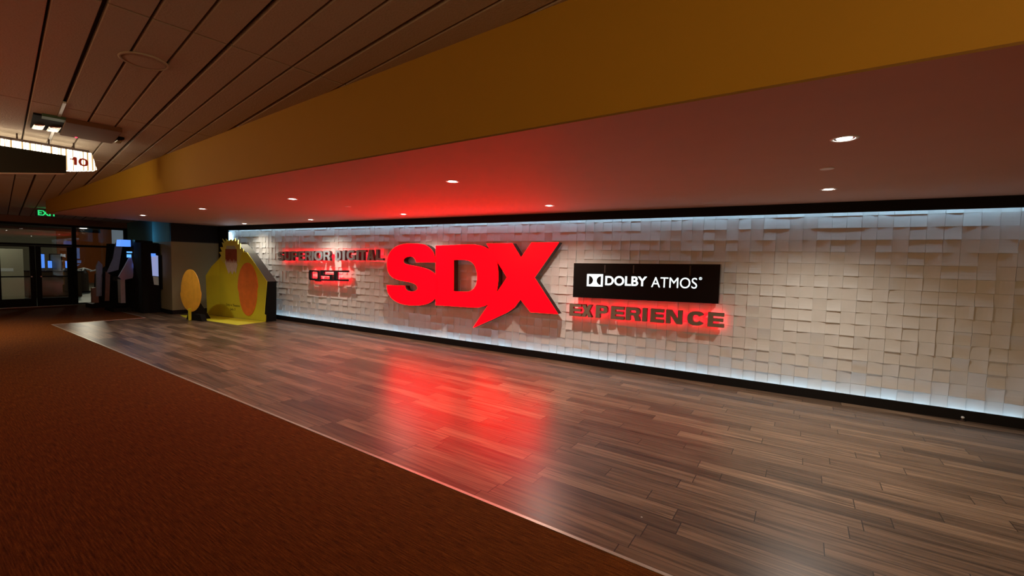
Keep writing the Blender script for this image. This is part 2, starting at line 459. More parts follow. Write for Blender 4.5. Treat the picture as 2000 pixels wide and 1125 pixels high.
# soffit with holes for the downlights
LIGHTS = [(0.594, -3.375), (-2.776, -3.375), (-5.908, -3.375), (-8.958, -3.375), (-12.039, -3.375),
          (0.594, -1.225), (-2.776, -1.225), (-5.908, -1.225), (-8.958, -1.225), (-12.039, -1.225)]
EXTRA = []
def circ(cx, cy, r, n=28): return [(cx + r * math.cos(2 * math.pi * i / n), cy + r * math.sin(2 * math.pi * i / n)) for i in range(n)]
sm = curve_mesh([[(-14.2, HF), (5.6, HF), (5.6, 0.46), (-14.2, -0.80)]] + [circ(x, y, 0.060) for x, y in LIGHTS + EXTRA], 0.012, upright=False)
sm.transform(Matrix.Translation((0, 0, ZS + 0.006)))
struct(link('ceiling_soffit', sm, 'soffit', hall=True))
fa = MB().prism([(-14.2, ZS), (5.6, ZS), (5.6, 3.56), (-14.2, ceil_z(-14.2) + 0.06)], 'y', HF, HF + 0.05)
struct(fa.build('wall_fascia', 'fascia', hall=True))
fe = MB().prism([(HF + 0.05, ZS), (-1.5, ZS), (-1.5, 2.95), (HF + 0.05, 2.95)], 'x', -14.2, -14.15)
struct(fe.build('wall_fascia_end', 'fascia', hall=True))

# ribbed, gently sloping tile ceiling (grid turned a few degrees against the hall)
def ceiling():
    a = math.radians(173.6)
    Lx, Ly = math.cos(a), math.sin(a); Mx, My = -Ly * -1, -Lx
    Mx, My = 0.1115, 0.9938
    mb = MB()
    def P(u, v, dz=0.0):
        x = u * Lx + v * Mx; y = u * Ly + v * My
        return (x, y, ceil_z(x) + dz)
    def clipx(u, v): return u * Lx + v * Mx
    vs0 = -5.734
    for i in range(-13, 9):
        va = vs0 + i * 0.2197; vb = va + 0.2197
        ga = 0.013 if i % 3 == 0 else 0.007
        gb = 0.013 if (i + 1) % 3 == 0 else 0.007
        for k in range(-3, 8):
            ua = 2.476 + (k - 1) * 2.6 + 0.007; ub = ua + 2.586
            ub = min(ub, 18.4)
            if ub <= ua + 0.05: continue
            n = len(mb.v)
            A, B, ch = va + ga, vb - gb, 0.006
            mb.v += [P(ua, A, 0.035), P(ub, A, 0.035), P(ub, B, 0.035), P(ua, B, 0.035),
                     P(ua, A, 0.006), P(ub, A, 0.006), P(ub, B, 0.006), P(ua, B, 0.006),
                     P(ua + 0.004, A + ch, 0), P(ub - 0.004, A + ch, 0), P(ub - 0.004, B - ch, 0), P(ua + 0.004, B - ch, 0)]
            for t in (0, 4):
                for q in range(4):
                    r = (q + 1) % 4
                    mb.f.append((n + t + q, n + t + r, n + t + 4 + r, n + t + 4 + q))
            mb.f.append((n + 8, n + 9, n + 10, n + 11)); mb.f.append((n + 3, n + 2, n + 1, n))
    struct(mb.build('ceiling', 'ceiling', hall=True))
    bk = MB(); bk.v = [(x, y, ceil_z(x) + 0.03) for x, y in ((-18.75, -9.6), (5.6, -9.6), (5.6, -1.2), (-18.75, -1.2))]
    bk.v += [(x, y, z + 0.05) for x, y, z in bk.v]
    bk.f = [(0, 1, 2, 3), (7, 6, 5, 4), (0, 4, 5, 1), (1, 5, 6, 2), (2, 6, 7, 3), (3, 7, 4, 0)]
    struct(bk.build('ceiling_backing', 'groove', hall=True))
    rl = MB()  # pale strip: the sign's reflection on a ceiling T-bar, put in as colour
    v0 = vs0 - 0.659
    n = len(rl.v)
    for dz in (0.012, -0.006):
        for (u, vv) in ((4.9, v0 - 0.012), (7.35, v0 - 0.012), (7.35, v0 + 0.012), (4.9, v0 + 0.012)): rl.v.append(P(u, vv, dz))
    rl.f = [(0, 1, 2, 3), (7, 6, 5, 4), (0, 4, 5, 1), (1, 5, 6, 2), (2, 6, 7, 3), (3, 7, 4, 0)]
    struct(rl.build('trim_4', 'tbar_shine', hall=True))
ceiling()

# end wall and pilaster beside the tile wall, side wall behind the game machines
EW = -14.15
ew = MB().box(EW - 0.10, EW, -2.165, -0.70, 0, 2.02)
struct(ew.build('wall_end', 'greybrown', hall=True))
struct(MB().box(EW - 0.10, EW + 0.004, -2.165, -0.70, 2.034, ZS).build('wall_end_upper', 'black', hall=True))
struct(MB().box(EW - 0.1, EW + 0.010, -2.170, -0.70, 2.02, 2.034).build('trim_5', 'card_grey', hall=True))
struct(MB().box(-15.5, EW - 0.10, -2.165, -2.06, 0, 2.02).build('wall_pilaster', 'greybrown', hall=True))
struct(MB().box(-15.5, EW - 0.10, -2.168, -2.06, 2.02, ZS + 0.2).build('wall_pilaster_upper', 'teal_glow', hall=True))
struct(MB().box(DOOR, -15.5, -1.90, -1.80, 0, 2.02).build('wall_side', 'greybrown', hall=True))
struct(MB().box(DOOR, -15.5, -1.905, -1.80, 2.02, 2.8).build('wall_side_upper', 'teal_glow', hall=True))
struct(MB().box(EW, EW + 0.015, -2.18, -0.75, 0, 0.11).build('baseboard_end', 'black', hall=True))
struct(MB().box(-15.5, EW + 0.015, -2.18, -2.165, 0, 0.11).build('baseboard_pilaster', 'black', hall=True))
# far side of the hall and the end behind the viewpoint (only seen from elsewhere)
struct(MB().box(DOOR, 5.6, -9.7, -9.6, 0, 3.55).build('wall_left', 'hallwall', hall=True))
struct(MB().box(5.6, 5.7, -9.7, 1.2, 0, 3.6).build('wall_right', 'hallwall', hall=True))
# door wall above the glazing
struct(MB().box(DOOR - 0.05, DOOR + 0.05, -9.6, -1.8, 2.50, 2.78).build('wall_door', 'hallwall', hall=True))
struct(MB().box(DOOR - 0.05, DOOR + 0.05, -9.6, -6.4, 0, 2.50).build('wall_door_side', 'hallwall', hall=True))

# glazed entrance: frame, two doors, sidelight, transoms
fr = MB()
X0, X1 = DOOR - 0.05, DOOR + 0.05
fr.box(X0, X1, -6.4, -1.90, 2.43, 2.50)
fr.box(X0, X1, -6.4, -1.90, 1.83, 1.895)
for a, b in ((-6.4, -6.33), (-4.92, -4.84), (-3.245, -3.155), (-1.99, -1.90)): fr.box(X0, X1, a, b, 0, 2.43)
fr.box(X0, X1, -3.155, -1.99, 0, 0.055); fr.box(X0, X1, -6.33, -4.92, 0, 0.055)
struct(fr.build('trim_6', 'frame', hall=True))
struct(MB().box(DOOR + 0.05, DOOR + 0.16, -6.4, -1.95, -0.01, 0.012).build('trim_7', 'strip', hall=True))
def door(n, a, b, gl, gr):
    d = empty('door_%d' % n, H(DOOR, (a + b) / 2), DL); d['kind'] = 'structure'
    c = (a + b) / 2
    m = MB()
    m.box(-0.025, 0.025, a - c, gl - c, 0.01, 1.825); m.box(-0.025, 0.025, gr - c, b - c, 0.01, 1.825)
    m.box(-0.025, 0.025, gl - c, gr - c, 0.01, 0.25); m.box(-0.025, 0.025, gl - c, gr - c, 1.79, 1.825)
    m.build('door_leaf', 'frame', d)
    MB().box(-0.004, 0.004, gl - c, gr - c, 0.25, 1.79).build('glass_pane', 'glass', d)
    p = MB().box(0.05, 0.075, gl - c - 0.04, gr - c + 0.04, 0.89, 0.925)
    p.box(0.02, 0.05, gl - c - 0.04, gl - c, 0.88, 0.935); p.box(0.02, 0.05, gr - c, gr - c + 0.04, 0.88, 0.935)
    pb = p.build('push_bar', 'frame', d)
    MB().tube((0.065, (gr if n == 1 else gl) - c + (0.02 if n == 1 else -0.02), 0.907), (0.085, (gr if n == 1 else gl) - c + (0.02 if n == 1 else -0.02), 0.907), 0.018).build('latch', 'strip', pb)
    return d
door(1, -4.835, -4.05, -4.735, -4.165)
door(2, -4.04, -3.25, -3.93, -3.37)
def pane(n, a, b, z0, z1):
    struct(MB().box(DOOR - 0.004, DOOR + 0.004, a, b, z0, z1).build('window_%d' % n, 'glass', hall=True))
pane(1, -3.155, -1.99, 0.055, 1.83); pane(2, -3.155, -1.99, 1.895, 2.43)
pane(3, -4.84, -3.245, 1.895, 2.43); pane(4, -6.33, -4.92, 1.895, 2.43); pane(5, -6.33, -4.92, 0.055, 1.83)

# ================================================================== LOBBY BEYOND THE GLASS
struct(MB().box(-24.5, DOOR - 0.05, -7, 1.5, -0.012, 0.0).build('floor_lobby', 'lobby_pale', hall=True))
struct(MB().box(-32, -24.5, -7, 2.5, -0.012, 0.0).build('floor_lobby_far', 'lobby_floor', hall=True))
struct(MB().box(-32.1, -32, -7, 2.6, 0, 3.4).build('wall_lobby_back', 'lobby_grey', hall=True))
struct(MB().box(-31.99, -31.9, -1.25, 0.9, 0, 3.4).build('wall_lobby_orange', 'lobby_orange', hall=True))
struct(MB().box(-22.6, -22.3, -1.68, -1.42, 0, 3.4).build('wall_lobby_column', 'lobby_orange', hall=True))
struct(MB().box(-24.2, -24.0, -1.1, 1.5, 0, 3.4).build('wall_lobby_right', 'lobby_blue', hall=True))
struct(MB().box(-32, DOOR - 0.05, -7.1, -7, 0, 3.4).build('wall_lobby_left', 'lobby_grey', hall=True))
struct(MB().box(-32, DOOR - 0.06, -7.1, 2.6, 2.72, 2.82).build('ceiling_lobby', 'black_matte', hall=True))

t = tag(empty('partition_board', H(-20.6, -4.75), DL), 'beige partition board with a white notice behind the left glass door', 'partition')
MB().box(-0.04, 0.04, -1.3, 0.72, 0.02, 1.72).build('board', 'beige', t)
MB().box(0.04, 0.046, 0.22, 0.50, 1.00, 1.10).build('notice', 'whitepl', t)
MB().box(-0.06, 0.06, -1.3, 0.72, 0.0, 0.02).build('base_plate', 'frame', t)

t = tag(empty('service_counter', H(-22.6, -2.95), DL), 'dark brown service counter behind the right glass door', 'counter')
MB().box(-0.35, 0.35, -0.75, 0.62, 0, 0.92).build('counter_body', 'darkwood', t, bevel=0.005)
MB().box(-0.39, 0.39, -0.79, 0.66, 0.92, 0.96).build('worktop', 'black', t, bevel=0.004)
def dispenser(y, w, h, label):
    t = tag(empty('drink_dispenser', H(-22.55, y, 0.96), DL), label, 'dispenser', 'blue-lit dispensers on the service counter')
    MB().box(-0.1, 0.1, -w / 2, w / 2, 0, 0.10).build('base', 'metal', t, bevel=0.004)
    MB().box(-0.09, 0.09, -w / 2 + 0.01, w / 2 - 0.01, 0.10, h).build('lit_column', 'blue_lit', t, bevel=0.008)
    MB().box(-0.1, 0.1, -w / 2, w / 2, h, h + 0.02).build('cap', 'frame', t)
dispenser(-3.30, 0.13, 0.60, 'tallest blue-lit dispenser at the left end of the service counter')
dispenser(-3.10, 0.10, 0.36, 'short blue-lit dispenser left of the black frame on the service counter')
dispenser(-2.66, 0.07, 0.36, 'narrow blue-lit dispenser right of the black frame on the service counter')
t = tag(empty('menu_frame', H(-22.70, -2.92, 0.96), DL), 'black menu frame standing between the dispensers on the service counter', 'frame')
MB().box(-0.015, 0.015, -0.17, -0.14, 0.0, 0.62).box(-0.015, 0.015, 0.14, 0.17, 0.0, 0.62).box(-0.015, 0.015, -0.14, 0.14, 0.59, 0.62).build('border', 'frame', t)
MB().box(-0.005, 0.005, -0.14, 0.14, 0.02, 0.59).build('sheet', 'lobby_grey', t)

def stool(hx, hy, label):
    t = tag(empty('bar_stool', H(hx, hy), DL), label, 'stool', 'upturned stools beyond the sidelight')
    MB().lathe([(0.0, 0.0), (0.20, 0.0), (0.21, 0.03), (0.20, 0.06), (0.0, 0.06)]).build('seat', 'frame', t)
    MB().lathe([(0.0, 0.06), (0.15, 0.06), (0.13, 0.80), (0.05, 0.98), (0.0, 0.98)]).build('post_cover', 'darkwood', t)
    st = MB()
    for k in range(5):
        a = 2 * math.pi * k / 5 + hx
        st.tube((0, 0, 1.0), (0.30 * math.cos(a), 0.30 * math.sin(a), 0.90), 0.035, 8, 0.02)
    st.build('star_base', 'whitepl', t)
for hx, hy, lb in ((-23.7, -2.46, 'leftmost upturned stool with a white star base beyond the sidelight'),
                   (-24.2, -1.86, 'middle upturned stool with a white star base beyond the sidelight'),
                   (-23.2, -1.58, 'rightmost upturned stool with a white star base beyond the sidelight')): stool(hx, hy, lb)
t = tag(empty('lobby_downlight', H(-25.5, -1.55, 2.69), DL), 'small bright ceiling light in the lobby beyond the sidelight', 'light')
MB().lathe([(0.0, 0.03), (0.13, 0.03), (0.13, 0.0), (0.10, 0.0)]).build('trim_ring', 'ring', t)
MB().lathe([(0.0, 0.006), (0.10, 0.006), (0.10, 0.0), (0.0, 0.0)]).build('lens', 'lens', t)
lamp('lobby_lamp_and_fill', 'POINT', H(-25.5, -1.55, 2.55), 90, (1.0, 0.86, 0.66), 0.1)
lamp('lobby_lamp_and_fill', 'POINT', H(-19.8, -5.0, 2.6), 40, (0.95, 0.95, 0.80), 0.1)  # added dim fill near the doors, no fitting here
lamp('lobby_lamp_and_fill', 'POINT', H(-22.7, -0.7, 2.4), 20, (0.85, 0.95, 0.95), 0.1)  # added fill to brighten the pale blue wall

# ================================================================== DOWNLIGHTS
def make_downlight():
    t = empty('recessed_downlight')
    MB().lathe([(0.058, 0.0), (0.060, -0.004), (0.074, -0.004), (0.079, 0.0), (0.058, 0.004), (0.058, 0.0)], seg=32).build('trim_ring', 'ring', t, smooth=True)
    MB().lathe([(0.058, 0.0), (0.054, 0.006), (0.044, 0.010)], seg=32).build('reflector', 'reflector', t, smooth=True)
    MB().lathe([(0.0, -0.007), (0.03, -0.005), (0.043, 0.0), (0.044, 0.012), (0.0, 0.012)], seg=24).build('lens', 'lens', t)
    return t
proto = make_downlight()
DLAB = ['largest recessed downlight in the soffit, at upper right near the ochre fascia',
        'recessed downlight in the red-lit soffit above the middle of the red sign, nearer the fascia',
        'recessed downlight nearer the fascia, third from the right in the front row',
        'recessed downlight nearer the fascia, fourth from the right in the front row',
        'farthest recessed downlight of the front row, above the game machines',
        'recessed downlight above the right part of the tile wall, beside the black top trim',
        'recessed downlight above the gap between the red sign and the black light box',
        'recessed downlight close to the trim above the left edge of the red sign',
        'recessed downlight close to the trim above the middle of the dark letter row',
        'farthest recessed downlight of the back row, above the left corner of the tile wall']
for i, (x, y) in enumerate(LIGHTS + EXTRA):
    if i == 0: o = proto
    elif i < len(LIGHTS):
        o = proto.copy(); col.objects.link(o)
        for ch in proto.children:
            c = ch.copy(); col.objects.link(c); c.parent = o
    if i < len(LIGHTS):
        o.location = H(x, y, ZS); tag(o, DLAB[i], 'downlight', 'recessed downlights in the soffit')
    lamp('downlight_lamp', 'SPOT', H(x, y, ZS - 0.02), (72 if x < -11 else 125 if x < -8 else 162) if y > -2 else 80, (1.0, 0.91, 0.79), 0.035, None, math.radians(138), 1.0)
def disc(x, y, r, label):
    tag(MB().lathe([(0.0, -0.007), (r - 0.004, -0.007), (r, -0.004), (r, 0.0), (0.0, 0.0)], seg=28).build('sprinkler_cover', 'ring'), label, 'cover plate', 'round cover plates in the soffit').location = H(x, y, ZS)
disc(0.537, -2.40, 0.052, 'flat round cover plate between the two downlights at the right of the soffit')
disc(-5.88, -2.45, 0.052, 'flat round cover plate in the red-lit soffit left of the red sign')

# ================================================================== THE SIGNS
S_ = [(-5.722, 1.647), (-5.737, 1.758), (-5.804, 1.877), (-5.936, 1.967), (-6.097, 2.005), (-6.343, 2.015), (-6.595, 2.001), (-6.795, 1.948), (-6.956, 1.841), (-7.035, 1.701), (-7.051, 1.55), (-7.02, 1.422), (-6.921, 1.318), (-6.758, 1.26), (-6.557, 1.233), (-6.359, 1.214), (-6.234, 1.178), (-6.178, 1.129), (-6.178, 1.078), (-6.246, 1.037), (-6.356, 1.023), (-6.455, 1.032), (-6.515, 1.071), (-6.533, 1.133), (-7.053, 1.123), (-7.046, 1.032), (-6.991, 0.927), (-6.886, 0.836), (-6.724, 0.772), (-6.522, 0.739), (-6.269, 0.741), (-6.051, 0.766), (-5.865, 0.82), (-5.735, 0.904), (-5.672, 1.004), (-5.63, 1.107), (-5.638, 1.266), (-5.697, 1.384), (-5.77, 1.441), (-5.929, 1.503), (-6.144, 1.542), (-6.392, 1.57), (-6.533, 1.594), (-6.59, 1.635), (-6.577, 1.687), (-6.506, 1.734), (-6.394, 1.753), (-6.297, 1.733), (-6.241, 1.683), (-6.219, 1.634)]
D_ = [(-5.707, 1.975), (-4.894, 1.996), (-4.709, 1.987), (-4.573, 1.961), (-4.449, 1.91), (-4.348, 1.819), (-4.28, 1.719), (-4.243, 1.565), (-4.228, 1.401), (-4.241, 1.235), (-4.274, 1.086), (-4.348, 0.971), (-4.457, 0.883), (-4.591, 0.836), (-4.774, 0.809), (-5.690, 0.789)]
Dh = [(-5.258, 1.700), (-5.005, 1.706), (-4.875, 1.689), (-4.77, 1.625), (-4.71, 1.514), (-4.691, 1.402), (-4.704, 1.269), (-4.759, 1.172), (-4.862, 1.109), (-4.968, 1.094), (-5.252, 1.088)]
X_ = [(-4.496, 2.015), (-3.949, 2.02), (-3.761, 1.764), (-3.556, 2.033), (-3.039, 2.036), (-3.484, 1.426), (-3.017, 0.826), (-3.538, 0.816), (-3.752, 1.031), (-3.875, 0.872), (-4.019, 0.774), (-4.361, 0.607), (-4.765, 0.42), (-4.381, 0.95), (-4.274, 1.086), (-4.036, 1.408), (-4.28, 1.719)]
big = tag(empty('channel_letter_sign', (-5.0, -0.03, 0.42)), 'huge glowing red three-letter sign with dark sides on the white tile wall', 'sign')
def off(loops): return [[(x + 5.0, z - 0.42) for x, z in lp] for lp in loops]
for lp in ([smooth_loop(S_)], [smooth_loop(D_), smooth_loop(Dh)], [X_]):
    k = link('letter', curve_mesh(off(lp), 0.142, y_front=-0.198), 'letter_can', big)
    link('letter_face', curve_mesh(off(lp), 0.010, y_front=-0.210), 'red_face', k)
for x, z in ((-1.7, 1.35), (-1.25, 0.45), (-0.5, 0.5), (0.1, 1.4), (0.95, 1.2), (1.4, 1.3)): MB().tube((x, -0.06, z), (x, 0.026, z), 0.012).build('mounting_post', 'letter_can', big)



def sup_arc(cx, cz, rx, rz, a0, a1, n=14, e=2.4):
    o = []
    for k in range(n + 1):
        a = math.radians(a0 + (a1 - a0) * k / n); c, q = math.cos(a), math.sin(a)
        o.append((cx + rx * math.copysign(abs(c) ** (2 / e), c), cz + rz * math.copysign(abs(q) ** (2 / e), q)))
    return o

def glyph(ch, x0, x1, z0, h, sw, bt):
    """heavy extended capital in the box x0..x1, z0..z0+h; sw stem width, bt bar thickness"""
    w = x1 - x0; xm = (x0 + x1) / 2; z1 = z0 + h; zm = z0 + h / 2
    if ch == 'I': return [[(x0, z0), (x1, z0), (x1, z1), (x0, z1)]]
    if ch == 'L': return [[(x0, z0), (x1, z0), (x1, z0 + bt), (x0 + sw, z0 + bt), (x0 + sw, z1), (x0, z1)]]
    if ch == 'T': return [[(xm - sw / 2, z0), (xm + sw / 2, z0), (xm + sw / 2, z1 - bt), (x1, z1 - bt), (x1, z1), (x0, z1), (x0, z1 - bt), (xm - sw / 2, z1 - bt)]]
    if ch == 'E':
        c = bt * 0.46
        return [[(x0, z0), (x1, z0), (x1, z0 + bt), (x0 + sw, z0 + bt), (x0 + sw, zm - c), (x1 - 0.06 * w, zm - c), (x1 - 0.06 * w, zm + c), (x0 + sw, zm + c), (x0 + sw, z1 - bt), (x1 - 0.02 * w, z1 - bt), (x1 - 0.02 * w, z1), (x0, z1)]]
    if ch == 'N': return [[(x0, z0), (x0 + sw * 0.9, z0), (x0 + sw * 0.9, z0 + h * 0.62), (x1 - sw * 1.1, z0), (x1, z0), (x1, z1), (x1 - sw * 0.9, z1), (x1 - sw * 0.9, z0 + h * 0.38), (x0 + sw * 1.1, z1), (x0, z1)]]
    if ch == 'X':
        d = min(sw * 1.15, 0.37 * w); k = d * 0.60
        return [[(x0, z0), (x0 + d, z0), (xm, zm - h * 0.20), (x1 - d, z0), (x1, z0), (xm + k, zm), (x1 - 0.02 * w, z1), (x1 - d, z1), (xm, zm + h * 0.20), (x0 + d, z1), (x0 + 0.02 * w, z1), (xm - k, zm)]]
    if ch == 'A':
        d = sw * 1.08
        return [[(x0, z0), (x0 + d, z0), (x0 + d + 0.055 * w, z0 + h * 0.19), (x1 - d - 0.055 * w, z0 + h * 0.19), (x1 - d, z0), (x1, z0), (xm + d * 0.62, z1), (xm - d * 0.62, z1)],
                [(x0 + d + 0.12 * w, z0 + h * 0.38), (x1 - d - 0.12 * w, z0 + h * 0.38), (xm, z0 + h * 0.76)]]
    if ch == 'U':
        r = h * 0.46
        o = [(x0, z1)] + sup_arc(xm, z0 + r, w / 2, r, 180, 360) + [(x1, z1), (x1 - sw, z1)]
        return [o + sup_arc(xm, z0 + r, w / 2 - sw, r - bt, 360, 180) + [(x0 + sw, z1)]]
    if ch == 'O': return [sup_arc(xm, zm, w / 2, h / 2, 0, 348, 30), sup_arc(xm, zm, w / 2 - sw * 1.05, h / 2 - bt * 0.92, 0, 348, 30)]
    if ch in 'CG':
        a = 32 if ch == 'C' else 34
        o = sup_arc(xm, zm, w / 2, h / 2, a, 360 - (a if ch == 'C' else 20), 30)
        i = sup_arc(xm, zm, w / 2 - sw * 1.05, h / 2 - bt, 360 - a, a, 26)
        if ch == 'C': return [o + i]
        return [o[:-2] + [(x1 - 0.06 * w, z0 + 0.06 * h), (x1, z0 + 0.06 * h), (x1, zm + 0.04 * h), (xm + 0.02 * w, zm + 0.04 * h), (xm + 0.02 * w, zm - bt * 0.55), (x1 - sw * 0.9, zm - bt * 0.55)] + i[2:]]
    if ch == 'D':
        r = w * 0.55
        return [[(x0, z0)] + sup_arc(x1 - r, zm, r, h / 2, -90, 90) + [(x0, z1)],
                [(x0 + sw, z0 + bt)] + sup_arc(x1 - r, zm, r - sw, h / 2 - bt, -90, 90) + [(x0 + sw, z1 - bt)]]
    if ch in 'PR':
        zb = z0 + h * (0.36 if ch == 'P' else 0.38); c = (zb + z1) / 2; rz = (z1 - zb) / 2; r = w * 0.36
        hole = [(x0 + sw, zb + bt * 0.9)] + sup_arc(x1 - r, c, r - sw * 0.9, rz - bt * 0.9, -90, 90, 10) + [(x0 + sw, z1 - bt * 0.9)]
        bowl = sup_arc(x1 - r, c, r, rz, -90, 90, 12)
        if ch == 'P': return [[(x0, z0), (x0 + sw, z0), (x0 + sw, zb)] + bowl + [(x0, z1)], hole]
        leg = [(x0 + w * 0.55, zb), (x1 - sw * 1.12, z0 + h * 0.16), (x1 - sw * 1.02, z0), (x1 + 0.02 * w, z0), (x1 - 0.03 * w, z0 + h * 0.28), (x1 - 0.13 * w, zb + 0.01 * h)]
        return [[(x0, z0), (x0 + sw, z0), (x0 + sw, zb)] + leg + bowl[3:] + [(x0, z1)], hole]
    if ch == 'S':
        pts = smooth_loop(S_)
        return [[(x0 + (x + 7.053) / 1.425 * w, z0 + (z - 0.739) / 1.276 * h) for x, z in pts]]

def halo_sign(name, label, letters, zfun, h, face, X0, Z0, depth=0.080, sw=0.070, bt=0.049, yf=-0.16):
    t = tag(empty(name, (X0, -0.03, Z0)), label, 'sign')
    for ch, a, b in letters:
        z = zfun((a + b) / 2) - Z0
        k = link('letter', curve_mesh(glyph(ch, a - X0, b - X0, z, h, sw, bt), depth - 0.006, y_front=yf + 0.036), 'letter_can', t)
        link('letter_face', curve_mesh(glyph(ch, a - X0, b - X0, z, h, sw, bt), 0.006, y_front=yf + 0.03), face, k)
        e = 0.006
        link('halo_panel', curve_mesh(glyph(ch, a - X0 + e, b - X0 - e, z + e, h - 2 * e, sw - 2 * e, bt - 2 * e), 0.006, y_front=yf + 0.031 + depth), 'red_halo', k)
        mb = MB(); xm = (a + b) / 2 - X0
        mb.tube((a - X0 + 0.03, yf + 0.03 + depth, z + 0.03), (a - X0 + 0.03, 0.027, z + 0.03), 0.006, 6)
        mb.build('stud', 'letter_black', k)
    return t
SUP = [('S', -11.151, -10.907), ('U', -10.872, -10.615), ('P', -10.568, -10.306), ('E', -10.273, -10.055), ('R', -10.005, -9.773), ('I', -9.741, -9.664), ('O', -9.636, -9.323), ('R', -9.292, -9.048), ('D', -8.847, -8.649), ('I', -8.595, -8.508), ('G', -8.449, -8.171), ('I', -8.124, -8.042), ('T', -8.018, -7.816), ('A', -7.776, -7.55), ('L', -7.492, -7.274)]
halo_sign('halo_letter_sign', 'row of dark grey letters with red glow, left of the huge red sign', SUP, lambda x: 1.572 + (x + 11.15) * 0.0215, 0.238, 'letter_grey', -11.15, 1.57)
EXPL = [('E', -2.843, -2.629), ('X', -2.629, -2.443), ('P', -2.382, -2.186), ('E', -2.127, -1.914), ('R', -1.888, -1.665), ('I', -1.631, -1.562), ('E', -1.507, -1.309), ('N', -1.279, -1.047), ('C', -0.977, -0.739), ('E', -0.7, -0.486)]
halo_sign('halo_letter_sign', 'row of bronze letters with strong red glow beneath the black light box', EXPL, lambda x: 0.805 + (x + 2.843) * 0.010, 0.205, 'letter_bronze', -2.843, 0.80)

def logo_sign():
    t = tag(empty('halo_logo_sign', (-9.86, -0.03, 1.10)), 'small black three-letter logo with red glow below the grey letter row', 'sign')
    X0, Z0 = -9.86, 1.10
    rr = lambda a, b, c, d, r: [(a + r, c), (b - r, c), (b, c + r), (b, d - r), (b - r, d), (a + r, d), (a, d - r), (a, c + r)]
    q = [[(x, z) for x, z in rr(-9.852, -9.44, 1.115, 1.365, 0.03)], [(x, z) for x, z in rr(-9.775, -9.51, 1.16, 1.325, 0.02)]]
    tail = [[(-9.62, 1.117), (-9.60, 1.095), (-9.435, 1.095), (-9.435, 1.150), (-9.50, 1.158), (-9.62, 1.158)]]
    s = [[(-9.397, 1.375), (-8.95, 1.383), (-8.95, 1.345), (-9.29, 1.338), (-9.29, 1.275), (-8.956, 1.281), (-8.956, 1.13), (-9.405, 1.120), (-9.405, 1.158), (-9.06, 1.166), (-9.06, 1.240), (-9.397, 1.235)]]
    c = [[(-8.905, 1.383), (-8.416, 1.398), (-8.416, 1.354), (-8.80, 1.344), (-8.80, 1.178), (-8.425, 1.190), (-8.425, 1.146), (-8.905, 1.135)]]
    for lp in (q, s, c):
        l2 = [[(x - X0, z - Z0) for x, z in l] for l in lp]
        k = link('letter', curve_mesh(l2, 0.055, y_front=-0.13), 'letter_black', t)
        cx = sum(p[0] for p in l2[0]) / len(l2[0]); cz = sum(p[1] for p in l2[0]) / len(l2[0])
        if lp is q:
            link('tail', curve_mesh([[(x - X0, z - Z0) for x, z in tail[0]]], 0.055, y_front=-0.1305), 'letter_black', k)
        link('halo_panel', curve_mesh(l2, 0.006, y_front=-0.0745), 'red_halo', k)
        a = l2[0][0]
        MB().tube((a[0] + 0.02, -0.075, a[1] + (0.015 if lp is q else -0.02)), (a[0] + 0.02, 0.027, a[1] + (0.015 if lp is q else -0.02)), 0.006, 6).build('stud', 'letter_black', k)
logo_sign()

def light_box():
    X0, Z0 = -1.66, 1.15
    t = tag(empty('light_box_sign', (X0, -0.03, Z0)), 'black rectangular light box with white glowing emblem and two words on the tile wall', 'sign')
    z = lambda x: 0.0185 * (x - X0)
    w = 1.097
    out = [(-w, 0.0 - 0.0203), (w, 0.0203), (w, 0.555 + 0.0203), (-w, 0.542 - 0.0)]
    link('cabinet', curve_mesh([out], 0.17, y_front=-0.205), 'boxblack', t)
    fy = -0.212
    def zz(x, h): return h + 0.0185 * x
    # emblem: white plate with two facing half-round openings
    a, b, c, d = -0.858, -0.592, 1.324 - Z0 + 0.0, 1.522 - Z0
    loops = [[(a, c), (b, c + 0.005), (b, d + 0.005), (a, d)]]
    m = (c + d) / 2; r = (d - c) / 2 - 0.028
    loops.append([(a + 0.030, m - r)] + [(a + 0.030 + r * 1.05 * math.sin(math.pi * k / 16), m - r * math.cos(math.pi * k / 16)) for k in range(1, 16)] + [(a + 0.030, m + r)])
    loops.append([(b - 0.030, m + r)] + [(b - 0.030 - r * 1.05 * math.sin(math.pi * k / 16), m + r * math.cos(math.pi * k / 16)) for k in range(1, 16)] + [(b - 0.030, m - r)])
    link('emblem', curve_mesh(loops, 0.006, y_front=fy), 'white_lit', t)
    link('lettering', fit_text('DOLBY', -0.551, 0.098, 1.353 - Z0, 1.503 - Z0, fy, 0.006, 0.022, zx=0.021), 'white_lit', t)
    link('lettering', fit_text('ATMOS', 0.165, 0.806, 1.358 - Z0, 1.512 - Z0, fy, 0.006, -0.004, zx=0.017), 'white_lit', t)
    rg = [circ(0.848, 1.516 - Z0, 0.020, 20), circ(0.848, 1.516 - Z0, 0.016, 20)]
    link('lettering', curve_mesh(rg, 0.006, y_front=fy), 'white_lit', t)
    link('lettering', fit_text('R', 0.841, 0.857, 1.506 - Z0, 1.527 - Z0, fy, 0.006, 0.0), 'white_lit', t)
    for x, h in ((-2.227, 0.13), (-1.772, 0.13), (-0.956, 0.15)):
        x -= X0
        zt = 0.54 + 0.0185 * x
        MB().box(x - 0.010, x + 0.010, -0.2075, -0.204, zt - h, zt - 0.004).build('seam_strip', 'seam', t)
light_box()

